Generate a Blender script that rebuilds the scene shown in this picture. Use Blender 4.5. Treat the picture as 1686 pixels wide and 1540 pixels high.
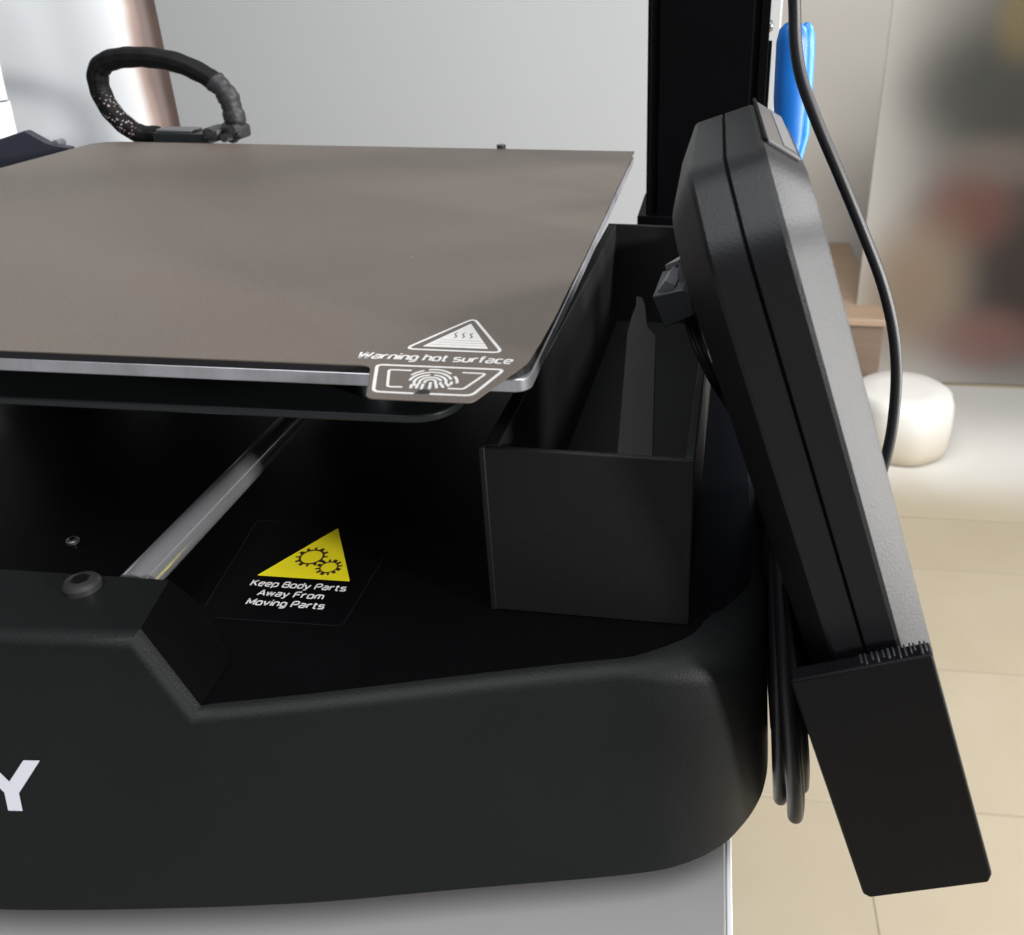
import bpy, bmesh, math, random
from mathutils import Vector, Matrix
random.seed(7)
R = math.radians
scene = bpy.context.scene
for o in list(bpy.data.objects):
    bpy.data.objects.remove(o)

# ------------------------------------------------------------------ units
# everything is laid out in millimetres, z = 0 on the build plate; the floor is 860 mm below
FLOOR = -860.0
def W(p):
    return Vector((p[0]*.001, p[1]*.001, (p[2]-FLOOR)*.001))

# ------------------------------------------------------------------ camera
CAMP = Vector((266.80, -145.98, 66.13)); PITCH = .444891; YAW = .094981; ROLL = .001567
FPX, PX, PY, IW, IH = 1450.0, 1030.0, 650.0, 1686.0, 1540.0
_f = Vector((-math.sin(YAW)*math.cos(PITCH), math.cos(YAW)*math.cos(PITCH), -math.sin(PITCH)))
_r = Vector((math.cos(YAW), math.sin(YAW), 0)); _u = _r.cross(_f)
_r, _u = _r*math.cos(ROLL)+_u*math.sin(ROLL), _u*math.cos(ROLL)-_r*math.sin(ROLL)
cam_data = bpy.data.cameras.new('camera'); cam = bpy.data.objects.new('camera', cam_data)
scene.collection.objects.link(cam); scene.camera = cam
cam_data.sensor_fit = 'HORIZONTAL'; cam_data.sensor_width = 36.0
cam_data.lens = FPX/IW*36.0
cam_data.shift_x = (IW/2-PX)/IW; cam_data.shift_y = (PY-IH/2)/IW
cam_data.clip_start = .005; cam_data.clip_end = 50
m = Matrix((_r, _u, -_f)).transposed().to_4x4(); m.translation = W(CAMP); cam.matrix_world = m
cam_data.dof.use_dof = True; cam_data.dof.focus_distance = .225
cam_data.dof.aperture_fstop = (cam_data.lens*.001)/.0009

def _ray(px, py):
    return _f + _r*((px-PX)/FPX) - _u*((py-PY)/FPX)
def on_z(px, py, z):
    d = _ray(px, py); return CAMP + d*((z-CAMP.z)/d.z)
def on_y(px, py, y):
    d = _ray(px, py); return CAMP + d*((y-CAMP.y)/d.y)

# ------------------------------------------------------------------ light
world = bpy.data.worlds.new('World'); scene.world = world; world.use_nodes = True
bg = world.node_tree.nodes['Background']
bg.inputs[0].default_value = (.80, .88, 1.0, 1); bg.inputs[1].default_value = .07

def area(name, loc, target, sx, sy, power, col):
    l = bpy.data.lights.new(name, 'AREA'); l.shape = 'RECTANGLE'; l.size = sx; l.size_y = sy
    l.energy = power; l.color = col
    o = bpy.data.objects.new(name, l); scene.collection.objects.link(o)
    o.location = W(loc); d = W(target)-W(loc)
    o.rotation_euler = d.to_track_quat('-Z', 'Y').to_euler(); return o
area('window_light', (1750, 190, -60), (290, 20, -10), .66, 1.05, 35, (1.0, .985, .97))
area('room_lamp', (1900, -800, 330), (-60, 306, 20), .18, .18, 42, (1.0, .98, .955))
area('ceiling_lamp', (200, -420, 1450), (150, 60, -60), 1.5, 1.2, 27, (.96, .98, 1.0))
area('corner_glare_light', (1790, 880, 1025), (290, 5, 25), .36, .36, 30, (1.0, 1.0, 1.0))  # unseen light added to put glare on the screen's top corner
area('far_fill_light', (430, 1000, 900), (800, 2300, -300), .9, .9, 20, (1.0, .97, .92))  # unseen fill added to brighten the far wall and bench
vs = scene.view_settings
vs.view_transform = 'Standard'; vs.look = 'None'; vs.exposure = 0; vs.gamma = 1; vs.use_curve_mapping = False

# ------------------------------------------------------------------ materials
def nt_new(name):
    m = bpy.data.materials.new(name); m.use_nodes = True
    nt = m.node_tree; return m, nt, nt.nodes['Principled BSDF']
def mat(name, col, rough=.5, metal=0, spec=.5, var=.0, vscale=60, bump=0, bscale=900, dust=0, col2=None,
        rvar=0, layer=0, coat=0, trans=0, streak=None):
    m, nt, b = nt_new(name)
    N, L = nt.nodes, nt.links
    tc = N.new('ShaderNodeTexCoord')
    b.inputs['Base Color'].default_value = (*col, 1); b.inputs['Roughness'].default_value = rough
    b.inputs['Metallic'].default_value = metal; b.inputs['Specular IOR Level'].default_value = spec
    b.inputs['Coat Weight'].default_value = coat
    if trans: b.inputs['Transmission Weight'].default_value = trans
    src = None
    if var or col2:
        no = N.new('ShaderNodeTexNoise'); no.inputs['Scale'].default_value = vscale; no.inputs['Detail'].default_value = 10; no.inputs['Roughness'].default_value = .62
        mp = N.new('ShaderNodeMapping')
        if streak: mp.inputs['Scale'].default_value = streak
        L.new(tc.outputs['Object'], mp.inputs[0]); L.new(mp.outputs[0], no.inputs['Vector'])
        cr = N.new('ShaderNodeValToRGB')
        c2 = col2 or tuple(c*(1-var) for c in col); c1 = col if col2 else tuple(c*(1+var) for c in col)
        cr.color_ramp.elements[0].position = .3; cr.color_ramp.elements[1].position = .7
        cr.color_ramp.elements[0].color = (*c2, 1); cr.color_ramp.elements[1].color = (*c1, 1)
        L.new(no.outputs['Fac'], cr.inputs[0]); src = cr.outputs[0]
        if rvar:
            mr = N.new('ShaderNodeMapRange'); mr.inputs['To Min'].default_value = rough-rvar; mr.inputs['To Max'].default_value = rough+rvar
            L.new(no.outputs['Fac'], mr.inputs[0]); L.new(mr.outputs[0], b.inputs['Roughness'])
    if dust:
        vo = N.new('ShaderNodeTexVoronoi'); vo.inputs['Scale'].default_value = 95
        L.new(tc.outputs['Object'], vo.inputs['Vector'])
        lt = N.new('ShaderNodeMath'); lt.operation = 'LESS_THAN'; lt.inputs[1].default_value = .03
        L.new(vo.outputs['Distance'], lt.inputs[0])
        sx = N.new('ShaderNodeSeparateColor'); L.new(vo.outputs['Color'], sx.inputs[0])
        g = N.new('ShaderNodeMath'); g.operation = 'GREATER_THAN'; g.inputs[1].default_value = 1-dust
        L.new(sx.outputs[0], g.inputs[0])
        mu = N.new('ShaderNodeMath'); mu.operation = 'MULTIPLY'; L.new(lt.outputs[0], mu.inputs[0]); L.new(g.outputs[0], mu.inputs[1])
        mx = N.new('ShaderNodeMix'); mx.data_type = 'RGBA'
        L.new(mu.outputs[0], mx.inputs['Factor']); mx.inputs[7].default_value = (.30, .30, .29, 1)
        if src: L.new(src, mx.inputs[6])
        else: mx.inputs[6].default_value = (*col, 1)
        src = mx.outputs[2]
    if src: L.new(src, b.inputs['Base Color'])
    h = None
    if bump:
        n2 = N.new('ShaderNodeTexNoise'); n2.inputs['Scale'].default_value = bscale; n2.inputs['Detail'].default_value = 3
        L.new(tc.outputs['Object'], n2.inputs['Vector']); h = n2.outputs['Fac']
        bp = N.new('ShaderNodeBump'); bp.inputs['Strength'].default_value = bump; bp.inputs['Distance'].default_value = .0004
        L.new(h, bp.inputs['Height']); L.new(bp.outputs[0], b.inputs['Normal'])
    if layer:                                            # fine print layers stacked in z
        wv = N.new('ShaderNodeTexWave'); wv.bands_direction = 'Z'; wv.inputs['Scale'].default_value = 800
        wv.inputs['Distortion'].default_value = .3
        L.new(tc.outputs['Object'], wv.inputs['Vector'])
        b2 = N.new('ShaderNodeBump'); b2.inputs['Strength'].default_value = layer; b2.inputs['Distance'].default_value = .0002
        L.new(wv.outputs['Fac'], b2.inputs['Height'])
        if bump: L.new(bp.outputs[0], b2.inputs['Normal'])
        L.new(b2.outputs[0], b.inputs['Normal'])
    return m
M = {}
M['shell'] = mat('shell_plastic', (.0064, .0073, .0074), .5, spec=.22, var=.16, vscale=18, bump=.25, bscale=2600, dust=.03, rvar=.06)
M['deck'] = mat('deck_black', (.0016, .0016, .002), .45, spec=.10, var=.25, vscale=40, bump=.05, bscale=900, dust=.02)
M['column'] = mat('column_black', (.0012, .0013, .0018), .55, spec=.06, var=.15, vscale=50)
M['plate'] = mat('plate_coating', (.128, .103, .085), .5, spec=.5, var=.10, vscale=9, bump=.45, bscale=2600, rvar=.07, dust=.05)
M['plate_edge'] = mat('plate_edge_steel', (.10, .09, .08), .4, metal=.6)
M['magnet'] = mat('magnet_black', (.008, .007, .009), .6)
M['alu'] = mat('bed_aluminium', (.62, .62, .66), .36, metal=.85, var=.18, vscale=120, streak=(1, 1, .2))
M['chrome'] = mat('rod_chrome', (.86, .86, .90), .16, metal=.84, var=.06, vscale=90)
M['sleeve'] = mat('rod_end_bright', (.78, .78, .83), .3, metal=.82, var=.12, vscale=200, streak=(1, .1, 1))
M['carriage'] = mat('carriage_black', (.012, .015, .016), .35, spec=.5)
M['white_print'] = mat('white_print', (.74, .72, .70), .6, var=.05, vscale=700)
M['logo'] = mat('logo_print', (.66, .67, .74), .5)
M['yellow'] = mat('sticker_yellow', (.80, .68, .012), .45, var=.04, vscale=150)
M['gear_ink'] = mat('sticker_ink', (.035, .014, .008), .5)
M['sticker'] = mat('sticker_black', (.0017, .0017, .0022), .4, spec=.12)
M['tray'] = mat('tray_print', (.0078, .0081, .0080), .55, spec=.26, var=.1, vscale=30, bump=.12, bscale=1500, layer=.22, dust=.02)
M['bracket'] = mat('bracket_print', (.0028, .0028, .0036), .55, spec=.16, var=.1, vscale=30, bump=.1, bscale=1600, layer=.18, dust=.02)
M['scraper'] = mat('scraper_olive', (.014, .015, .0125), .65, spec=.25, var=.1, vscale=80)
M['screen'] = mat('screen_plastic', (.0042, .0045, .0056), .47, spec=.44, var=.08, vscale=30, bump=.14, bscale=2000, dust=.015)
M['seam'] = mat('seam_black', (.003, .003, .003), .8, spec=.1)
M['glass'] = mat('display_glass', (.02, .02, .02), .08, spec=.6)
M['gloss'] = mat('glossy_strip', (.075, .068, .064), .42, spec=.5, var=.1, vscale=60)
M['sleeve_tape'] = mat('grey_wrap', (.022, .022, .025), .5, var=.45, vscale=180, bump=.6, bscale=420)
M['cable'] = mat('cable_rubber', (.012, .012, .014), .42, spec=.5)
M['connector'] = mat('connector_grey', (.030, .031, .034), .45, var=.1, vscale=90)
M['connector_lt'] = mat('connector_light', (.14, .14, .15), .4)
M['steel'] = mat('screw_steel', (.34, .34, .35), .35, metal=.9, var=.2, vscale=300)
M['blacksteel'] = mat('screw_black', (.09, .09, .09), .28, metal=.7)
M['blue'] = mat('blue_grip', (.008, .14, .52), .4, spec=.5, var=.12, vscale=60)
M['blue_lt'] = mat('blue_light_grip', (.03, .24, .70), .4, spec=.5, var=.08, vscale=60)
M['table'] = mat('table_laminate', (.275, .27, .27), .5, var=.03, vscale=8)
M['table_edge'] = mat('table_edge_band', (.72, .72, .72), .45)
M['panel'] = mat('white_panel', (.45, .463, .468), .55, spec=.3, var=.012, vscale=4)
M['tube'] = mat('white_tube', (.83, .83, .84), .4)
M['indigo'] = mat('slate_cover', (.030, .032, .048), .5, var=.1, vscale=60)
M['wall'] = mat('far_wall_paint', (.61, .585, .545), .8, var=.02, vscale=2)
M['tile'] = mat('floor_tile', (.345, .30, .222), .45, var=.06, vscale=5, col2=(.315, .268, .19))
M['grout'] = mat('tile_grout', (.29, .25, .18), .9)
M['tan'] = mat('tan_wood', (.36, .255, .178), .55, var=.1, vscale=6, streak=(1, 9, 9))
M['brown'] = mat('brown_wood', (.19, .135, .10), .6, var=.1, vscale=6, streak=(1, 9, 9))
M['dark'] = mat('dark_gap', (.02, .015, .012), .7)
M['pouf_old'] = mat('white_vinyl', (.54, .53, .49), .5, var=.03, vscale=9)

def pouf_mat():
    m, nt, b = nt_new('white_vinyl_cream_hem'); N, L = nt.nodes, nt.links
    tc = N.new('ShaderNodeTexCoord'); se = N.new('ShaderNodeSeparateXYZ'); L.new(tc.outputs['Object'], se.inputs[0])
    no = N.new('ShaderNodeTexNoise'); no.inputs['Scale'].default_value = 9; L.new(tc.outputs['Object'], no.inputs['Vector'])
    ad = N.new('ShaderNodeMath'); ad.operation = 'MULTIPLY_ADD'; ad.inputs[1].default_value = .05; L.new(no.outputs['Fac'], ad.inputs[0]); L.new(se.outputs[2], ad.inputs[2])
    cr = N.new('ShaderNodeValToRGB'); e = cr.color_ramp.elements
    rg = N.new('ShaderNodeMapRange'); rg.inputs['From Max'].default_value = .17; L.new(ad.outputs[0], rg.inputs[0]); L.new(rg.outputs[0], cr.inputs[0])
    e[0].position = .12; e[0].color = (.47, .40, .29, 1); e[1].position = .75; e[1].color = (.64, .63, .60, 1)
    L.new(cr.outputs[0], b.inputs['Base Color']); b.inputs['Roughness'].default_value = .6
    bp = N.new('ShaderNodeBump'); bp.inputs['Strength'].default_value = .3; bp.inputs['Distance'].default_value = .01; L.new(no.outputs['Fac'], bp.inputs['Height']); L.new(bp.outputs[0], b.inputs['Normal'])
    return m
M['pouf'] = pouf_mat()
def braided():
    m, nt, b = nt_new('braided_sleeve'); N, L = nt.nodes, nt.links
    uv = N.new('ShaderNodeUVMap')
    mp = N.new('ShaderNodeMapping'); mp.inputs['Scale'].default_value = (9, 60, 1); mp.inputs['Rotation'].default_value = (0, 0, R(45))
    mp.inputs['Scale'].default_value = (1, 1, 1)
    sc = N.new('ShaderNodeVectorMath'); sc.operation = 'MULTIPLY'; sc.inputs[1].default_value = (16, 90, 1)
    L.new(uv.outputs[0], sc.inputs[0]); L.new(sc.outputs[0], mp.inputs[0])
    ck = N.new('ShaderNodeTexChecker'); ck.inputs['Scale'].default_value = 1.0
    ck.inputs['Color1'].default_value = (.0014, .0014, .0018, 1); ck.inputs['Color2'].default_value = (.0065, .0065, .007, 1)
    L.new(mp.outputs[0], ck.inputs['Vector'])
    # frayed part of the sleeve where pale and reddish wires show through the mesh
    vo = N.new('ShaderNodeTexVoronoi'); vo.inputs['Scale'].default_value = 1.15; L.new(sc.outputs[0], vo.inputs['Vector'])
    lt = N.new('ShaderNodeMath'); lt.operation = 'LESS_THAN'; lt.inputs[1].default_value = .34; L.new(vo.outputs['Distance'], lt.inputs[0])
    se = N.new('ShaderNodeSeparateXYZ'); L.new(uv.outputs[0], se.inputs[0])
    rg = N.new('ShaderNodeMapRange'); rg.inputs['From Min'].default_value = .07; rg.inputs['From Max'].default_value = .12; L.new(se.outputs[1], rg.inputs[0])
    r2 = N.new('ShaderNodeMapRange'); r2.inputs['From Min'].default_value = .34; r2.inputs['From Max'].default_value = .26; L.new(se.outputs[1], r2.inputs[0])
    sep = N.new('ShaderNodeSeparateColor'); L.new(vo.outputs['Color'], sep.inputs[0])
    gt = N.new('ShaderNodeMath'); gt.operation = 'GREATER_THAN'; gt.inputs[1].default_value = .45; L.new(sep.outputs[0], gt.inputs[0])
    a = lt.outputs[0]
    for s in (rg.outputs[0], r2.outputs[0], gt.outputs[0]):
        mu = N.new('ShaderNodeMath'); mu.operation = 'MULTIPLY'; L.new(a, mu.inputs[0]); L.new(s, mu.inputs[1]); a = mu.outputs[0]
    cr = N.new('ShaderNodeValToRGB'); cr.color_ramp.elements[0].color = (.26, .12, .12, 1); cr.color_ramp.elements[1].color = (.42, .40, .44, 1)
    L.new(sep.outputs[1], cr.inputs[0])
    mx = N.new('ShaderNodeMix'); mx.data_type = 'RGBA'; L.new(a, mx.inputs['Factor']); L.new(ck.outputs[0], mx.inputs[6]); L.new(cr.outputs[0], mx.inputs[7])
    L.new(mx.outputs[2], b.inputs['Base Color']); b.inputs['Roughness'].default_value = .6; b.inputs['Specular IOR Level'].default_value = .2
    bp = N.new('ShaderNodeBump'); bp.inputs['Strength'].default_value = .5; bp.inputs['Distance'].default_value = .0006
    L.new(ck.outputs['Fac'], bp.inputs['Height']); L.new(bp.outputs[0], b.inputs['Normal'])
    return m
M['braid'] = braided()

def edge_shade_ramp():
    # brown edge of the white door, with shade painted into the ramp (object x, metres)
    m, nt, b = nt_new('door_white_brown_shade'); N, L = nt.nodes, nt.links
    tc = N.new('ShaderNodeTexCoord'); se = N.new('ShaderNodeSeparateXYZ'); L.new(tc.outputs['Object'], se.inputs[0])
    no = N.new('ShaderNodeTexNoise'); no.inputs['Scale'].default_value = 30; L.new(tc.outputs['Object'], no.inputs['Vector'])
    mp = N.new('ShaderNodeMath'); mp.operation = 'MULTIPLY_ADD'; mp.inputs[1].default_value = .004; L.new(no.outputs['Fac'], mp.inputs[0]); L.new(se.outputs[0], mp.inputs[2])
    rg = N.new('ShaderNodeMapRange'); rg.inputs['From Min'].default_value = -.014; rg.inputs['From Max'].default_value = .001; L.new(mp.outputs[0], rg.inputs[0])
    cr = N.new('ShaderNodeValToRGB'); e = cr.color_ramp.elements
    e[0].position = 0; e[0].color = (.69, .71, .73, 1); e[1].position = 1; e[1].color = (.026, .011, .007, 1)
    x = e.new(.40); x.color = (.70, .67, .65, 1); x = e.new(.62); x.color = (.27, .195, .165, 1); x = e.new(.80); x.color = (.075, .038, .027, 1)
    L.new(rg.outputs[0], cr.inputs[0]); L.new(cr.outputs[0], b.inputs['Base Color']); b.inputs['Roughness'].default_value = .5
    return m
M['door'] = edge_shade_ramp()

# ------------------------------------------------------------------ builders
COL = scene.collection
def tag(o, label=None, cat=None, group=None, kind=None):
    if label: o['label'] = label
    if cat: o['category'] = cat
    if group: o['group'] = group
    if kind: o['kind'] = kind
    return o
def thing(name, label, cat, base, group=None):
    o = bpy.data.objects.new(name, None); COL.objects.link(o); o.location = W(base); o.empty_display_size = .02
    o['base'] = list(base); return tag(o, label, cat, group)
def obj(name, verts, faces, material, parent=None, base=None, smooth=None, bevel=0, segs=2, uvs=None):
    """verts in world millimetres; origin at the parent's base or at `base`"""
    def root(p):
        return p
    if base is None:
        base = Vector(parent['base']) if parent is not None else sum((Vector(v) for v in verts), Vector())/len(verts)
    base = Vector(base)
    me = bpy.data.meshes.new(name)
    me.from_pydata([((Vector(v)-base)*.001)[:] for v in verts], [], faces)
    bm = bmesh.new(); bm.from_mesh(me); bmesh.ops.recalc_face_normals(bm, faces=bm.faces); bm.to_mesh(me); bm.free()
    if uvs:
        ul = me.uv_layers.new(name='UVMap')
        for lp in me.loops: ul.data[lp.index].uv = uvs[lp.vertex_index]
    me.materials.append(material if not isinstance(material, str) else M[material])
    if smooth:
        me.shade_smooth(); me.set_sharp_from_angle(angle=R(smooth))
    o = bpy.data.objects.new(name, me); COL.objects.link(o)
    if parent is not None:
        o.parent = parent; o.location = (base-Vector(parent['base']))*.001
    else:
        o.location = W(base)
    o['base'] = list(base)
    if bevel:
        b = o.modifiers.new('edge', 'BEVEL'); b.width = bevel*.001; b.segments = segs; b.limit_method = 'ANGLE'; b.angle_limit = R(25)
        b.harden_normals = False
        me.shade_smooth(); me.set_sharp_from_angle(angle=R(50))
    return o
def box_geo(x0, x1, y0, y1, z0, z1):
    v = [(x, y, z) for z in (z0, z1) for y in (y0, y1) for x in (x0, x1)]
    f = [(0, 2, 3, 1), (4, 5, 7, 6), (0, 1, 5, 4), (2, 6, 7, 3), (0, 4, 6, 2), (1, 3, 7, 5)]
    return v, f
def box(name, x0, x1, y0, y1, z0, z1, material, parent=None, bevel=.4, base=None):
    v, f = box_geo(x0, x1, y0, y1, z0, z1); return obj(name, v, f, material, parent, base, bevel=bevel)
def join(*geos):
    V, F = [], []
    for v, f in geos:
        k = len(V); V += list(v); F += [tuple(i+k for i in q) for q in f]
    return V, F
def prism_geo(poly, fn0, fn1):
    """poly of 2-D points; fn0/fn1 map a point to the two end faces"""
    n = len(poly); v = [fn0(p) for p in poly]+[fn1(p) for p in poly]
    f = [tuple(range(n)), tuple(range(2*n-1, n-1, -1))]+[(i, (i+1) % n, n+(i+1) % n, n+i) for i in range(n)]
    return v, f
def slab_geo(poly, z0, z1):
    return prism_geo(poly, lambda p: (p[0], p[1], z0), lambda p: (p[0], p[1], z1))
def rrect(x0, x1, y0, y1, r, n=5):
    out = []
    for cx, cy, a in ((x1-r, y0+r, -90), (x1-r, y1-r, 0), (x0+r, y1-r, 90), (x0+r, y0+r, 180)):
        for k in range(n+1):
            t = R(a+90*k/n); out.append((cx+r*math.cos(t), cy+r*math.sin(t)))
    return out
def catmull(pts, sub=8, closed=False):
    P = [Vector(p) for p in pts]; out = []
    n = len(P)
    for i in range(n-1 if not closed else n):
        a, b, c, d = (P[(i-1) % n] if closed or i else P[0]*2-P[1], P[i], P[(i+1) % n], P[(i+2) % n] if closed or i+2 < n else P[-1]*2-P[-2])
        for k in range(sub):
            t = k/sub
            out.append(.5*((2*b)+(c-a)*t+(2*a-5*b+4*c-d)*t*t+(3*b-a-3*c+d)*t**3))
    if not closed: out.append(P[-1])
    return out
def tube_geo(path, rad, n=14, flat=1.0, caps=True, up=Vector((0, 1, 0))):
    path = [Vector(p) for p in path]; V, F, UV = [], [], []
    rs = rad if isinstance(rad, (list, tuple)) else [rad]*len(path)
    L = len(path); acc = [0]
    for i in range(1, L): acc.append(acc[-1]+(path[i]-path[i-1]).length)
    for i, p in enumerate(path):
        t = (path[min(i+1, L-1)]-path[max(i-1, 0)]).normalized()
        s = t.cross(up)
        if s.length < 1e-4: s = t.cross(Vector((1, 0, 0)))
        s.normalize(); w = s.cross(t).normalized()
        for k in range(n):
            a = 2*math.pi*k/n; V.append(p+(s*math.cos(a)+w*math.sin(a)*flat)*rs[i]); UV.append((k/n, acc[i]/acc[-1]))
    for i in range(L-1):
        for k in range(n):
            F.append((i*n+k, i*n+(k+1) % n, (i+1)*n+(k+1) % n, (i+1)*n+k))
    if caps: F += [tuple(range(n-1, -1, -1)), tuple(range((L-1)*n, L*n))]
    return V, F, UV
def tube(name, path, rad, material, parent=None, n=14, flat=1.0, base=None, up=Vector((0, 1, 0))):
    v, f, uv = tube_geo(path, rad, n, flat, True, up); return obj(name, v, f, material, parent, base, smooth=50, uvs=uv)
def cyl_geo(c, axis, r, h, n=20, r2=None):
    axis = Vector(axis).normalized(); s = axis.orthogonal().normalized(); w = axis.cross(s); c = Vector(c)
    r2 = r if r2 is None else r2
    v = [c+(s*math.cos(2*math.pi*k/n)+w*math.sin(2*math.pi*k/n))*r for k in range(n)]
    v += [c+axis*h+(s*math.cos(2*math.pi*k/n)+w*math.sin(2*math.pi*k/n))*r2 for k in range(n)]
    return v, [tuple(range(n-1, -1, -1)), tuple(range(n, 2*n))]+[(k, (k+1) % n, n+(k+1) % n, n+k) for k in range(n)]
def ribbon_geo(pts, w, closed=False, n=1):
    """flat stroke through 2-D points, mitred"""
    P = [Vector((p[0], p[1])) for p in pts]; N = len(P); l, r = [], []
    for i, p in enumerate(P):
        a = P[(i-1) % N] if closed or i else None; b = P[(i+1) % N] if closed or i < N-1 else None
        d1 = (p-a).normalized() if a is not None else None; d2 = (b-p).normalized() if b is not None else None
        d = ((d1 or d2)+(d2 or d1)).normalized(); nrm = Vector((-d.y, d.x))
        k = 1.0
        if d1 is not None and d2 is not None: k = 1/max(.45, nrm.dot(Vector((-d1.y, d1.x))))
        l.append(p+nrm*w/2*k); r.append(p-nrm*w/2*k)
    v = l+r; f = [(i, (i+1) % N, N+(i+1) % N, N+i) for i in range(N if closed else N-1)]
    return v, f
def rounded(poly, r, n=5, closed=True):
    P = [Vector((p[0], p[1])) for p in poly]; out = []; N = len(P)
    for i, p in enumerate(P):
        if not closed and i in (0, N-1): out.append(p); continue
        a, b = P[i-1], P[(i+1) % N]; rr = min(r, (a-p).length*.45, (b-p).length*.45)
        s, e = p+(a-p).normalized()*rr, p+(b-p).normalized()*rr
        for k in range(n+1):
            t = k/n; out.append(s*(1-t)**2+p*2*t*(1-t)+e*t*t)
    return out
def sheet(name, geo2, z, t, material, parent):
    """2-D geometry -> thin solid sheet lying at height z"""
    v, f = geo2; me_v = [(p[0], p[1], z+t) for p in v]
    n = len(v); edges = {}
    for q in f:
        for i in range(len(q)):
            a, b = q[i], q[(i+1) % len(q)]; k = (min(a, b), max(a, b)); edges[k] = edges.get(k, 0)+1
    V = me_v+[(p[0], p[1], z) for p in v]
    F = list(f)+[tuple(i+n for i in reversed(q)) for q in f]
    for (a, b), c in edges.items():
        if c == 1: F.append((a, b, b+n, a+n))
    return obj(name, V, F, material, parent)
def text_geo(body, shear=0, offset=0, spacing=1.0, align='LEFT'):
    cu = bpy.data.curves.new('t', 'FONT'); cu.body = body; cu.shear = shear; cu.offset = offset; cu.space_character = spacing
    cu.align_x = align; cu.resolution_u = 3; cu.fill_mode = 'FRONT'
    o = bpy.data.objects.new('t', cu); COL.objects.link(o)
    dg = bpy.context.evaluated_depsgraph_get(); me = bpy.data.meshes.new_from_object(o.evaluated_get(dg))
    bm = bmesh.new(); bm.from_mesh(me); bmesh.ops.remove_doubles(bm, verts=bm.verts, dist=1e-5)
    bm.verts.index_update()
    v = [(q.co.x, q.co.y) for q in bm.verts]; f = [tuple(x.index for x in q.verts) for q in bm.faces]; bm.free()
    bpy.data.objects.remove(o); bpy.data.curves.remove(cu); bpy.data.meshes.remove(me)
    return v, f
GL = {'W': [[(0, 1), (.33, 0), (.7, 1), (1.07, 0), (1.4, 1)]], 'a': [[(.1, .7), (.76, .7), (.76, 0), (.05, 0), (.05, .38), (.74, .38)]], 'r': [[(.05, 0), (.05, .7)], [(.05, .42), (.2, .7), (.56, .7)]],
      'n': [[(.05, 0), (.05, .7), (.76, .7), (.76, 0)]], 'i': [[(.05, 0), (.05, .7)], [(.05, .88), (.05, 1.02)]], 'g': [[(.74, 0), (.05, 0), (.05, .7), (.76, .7), (.76, -.28), (.1, -.28)]],
      'h': [[(.05, 0), (.05, 1)], [(.05, .7), (.76, .7), (.76, 0)]], 'o': [[(.4, 0), (.78, 0), (.78, .7), (.05, .7), (.05, 0), (.42, 0)]], 't': [[(.2, .95), (.2, 0), (.52, 0)], [(0, .7), (.5, .7)]],
      's': [[(.7, .7), (.05, .7), (.05, .36), (.73, .36), (.73, 0), (.02, 0)]], 'u': [[(.05, .7), (.05, 0), (.76, 0), (.76, .7)]], 'f': [[(.2, 0), (.2, 1), (.52, 1)], [(0, .7), (.48, .7)]],
      'c': [[(.72, .7), (.05, .7), (.05, 0), (.72, 0)]], 'e': [[(.08, .36), (.76, .36), (.76, .7), (.05, .7), (.05, 0), (.72, 0)]], 'K': [[(.05, 0), (.05, 1)], [(.82, 1), (.09, .45)], [(.32, .62), (.88, 0)]],
      'p': [[(.05, -.28), (.05, .7), (.78, .7), (.78, 0), (.08, 0)]], 'B': [[(.05, 0), (.05, 1), (.82, 1), (.82, .53), (.08, .53)], [(.7, .53), (.9, .53), (.9, 0), (.06, 0)]], 'd': [[(.76, 1), (.76, 0), (.05, 0), (.05, .7), (.74, .7)]],
      'y': [[(0, .7), (.38, .02)], [(.78, .7), (.3, -.28), (.05, -.28)]], 'P': [[(.05, 0), (.05, 1), (.87, 1), (.87, .45), (.08, .45)]], 'A': [[(0, 0), (.47, 1), (.94, 0)], [(.2, .32), (.74, .32)]],
      'w': [[(0, .7), (.22, 0), (.5, .7), (.78, 0), (1.0, .7)]], 'F': [[(.05, 0), (.05, 1), (.85, 1)], [(.08, .52), (.75, .52)]], 'm': [[(.05, 0), (.05, .7), (1.15, .7), (1.15, 0)], [(.6, .68), (.6, 0)]],
      'M': [[(.05, 0), (.05, 1), (.55, .2), (1.05, 1), (1.05, 0)]], 'v': [[(0, .7), (.37, 0), (.76, .7)]], 'l': [[(.05, 0), (.05, 1)]]}
def strokes(name, body, x0, x1, y0, cap, w, z, material, parent):
    x, runs = 0, []
    for ch in body:
        if ch == ' ': x += .5; continue
        g_ = GL[ch]; runs += [([(x+p[0], p[1]) for p in pl_], .05 if ch in 'WKAwMvy' else .34) for pl_ in g_]; x += max(p[0] for pl_ in g_ for p in pl_)+.27
    k = (x1-x0)/(x-.27); V, F = [], []
    for q_, (pl_, rr_) in enumerate(runs):
        v, f = ribbon_geo(rounded([(x0+p[0]*k, y0+p[1]*cap) for p in pl_], cap*rr_, 5, False), w); n = len(V)
        V += [(p[0], p[1], z+.004*(q_ % 3)) for p in v]; F += [tuple(i+n for i in t_) for t_ in f]
    return obj(name, V, F, material, parent)
def fit(geo, x0, x1, y0=None, cap=None, ref=None):
    """scale a text to x0..x1 and cap height, baseline y0"""
    v, f = geo; xs = [p[0] for p in v]; a, b = min(xs), max(xs); sx = (x1-x0)/(b-a); sy = cap/.73 if cap else sx
    return [(x0+(p[0]-a)*sx, y0+p[1]*sy) for p in v], f

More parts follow.
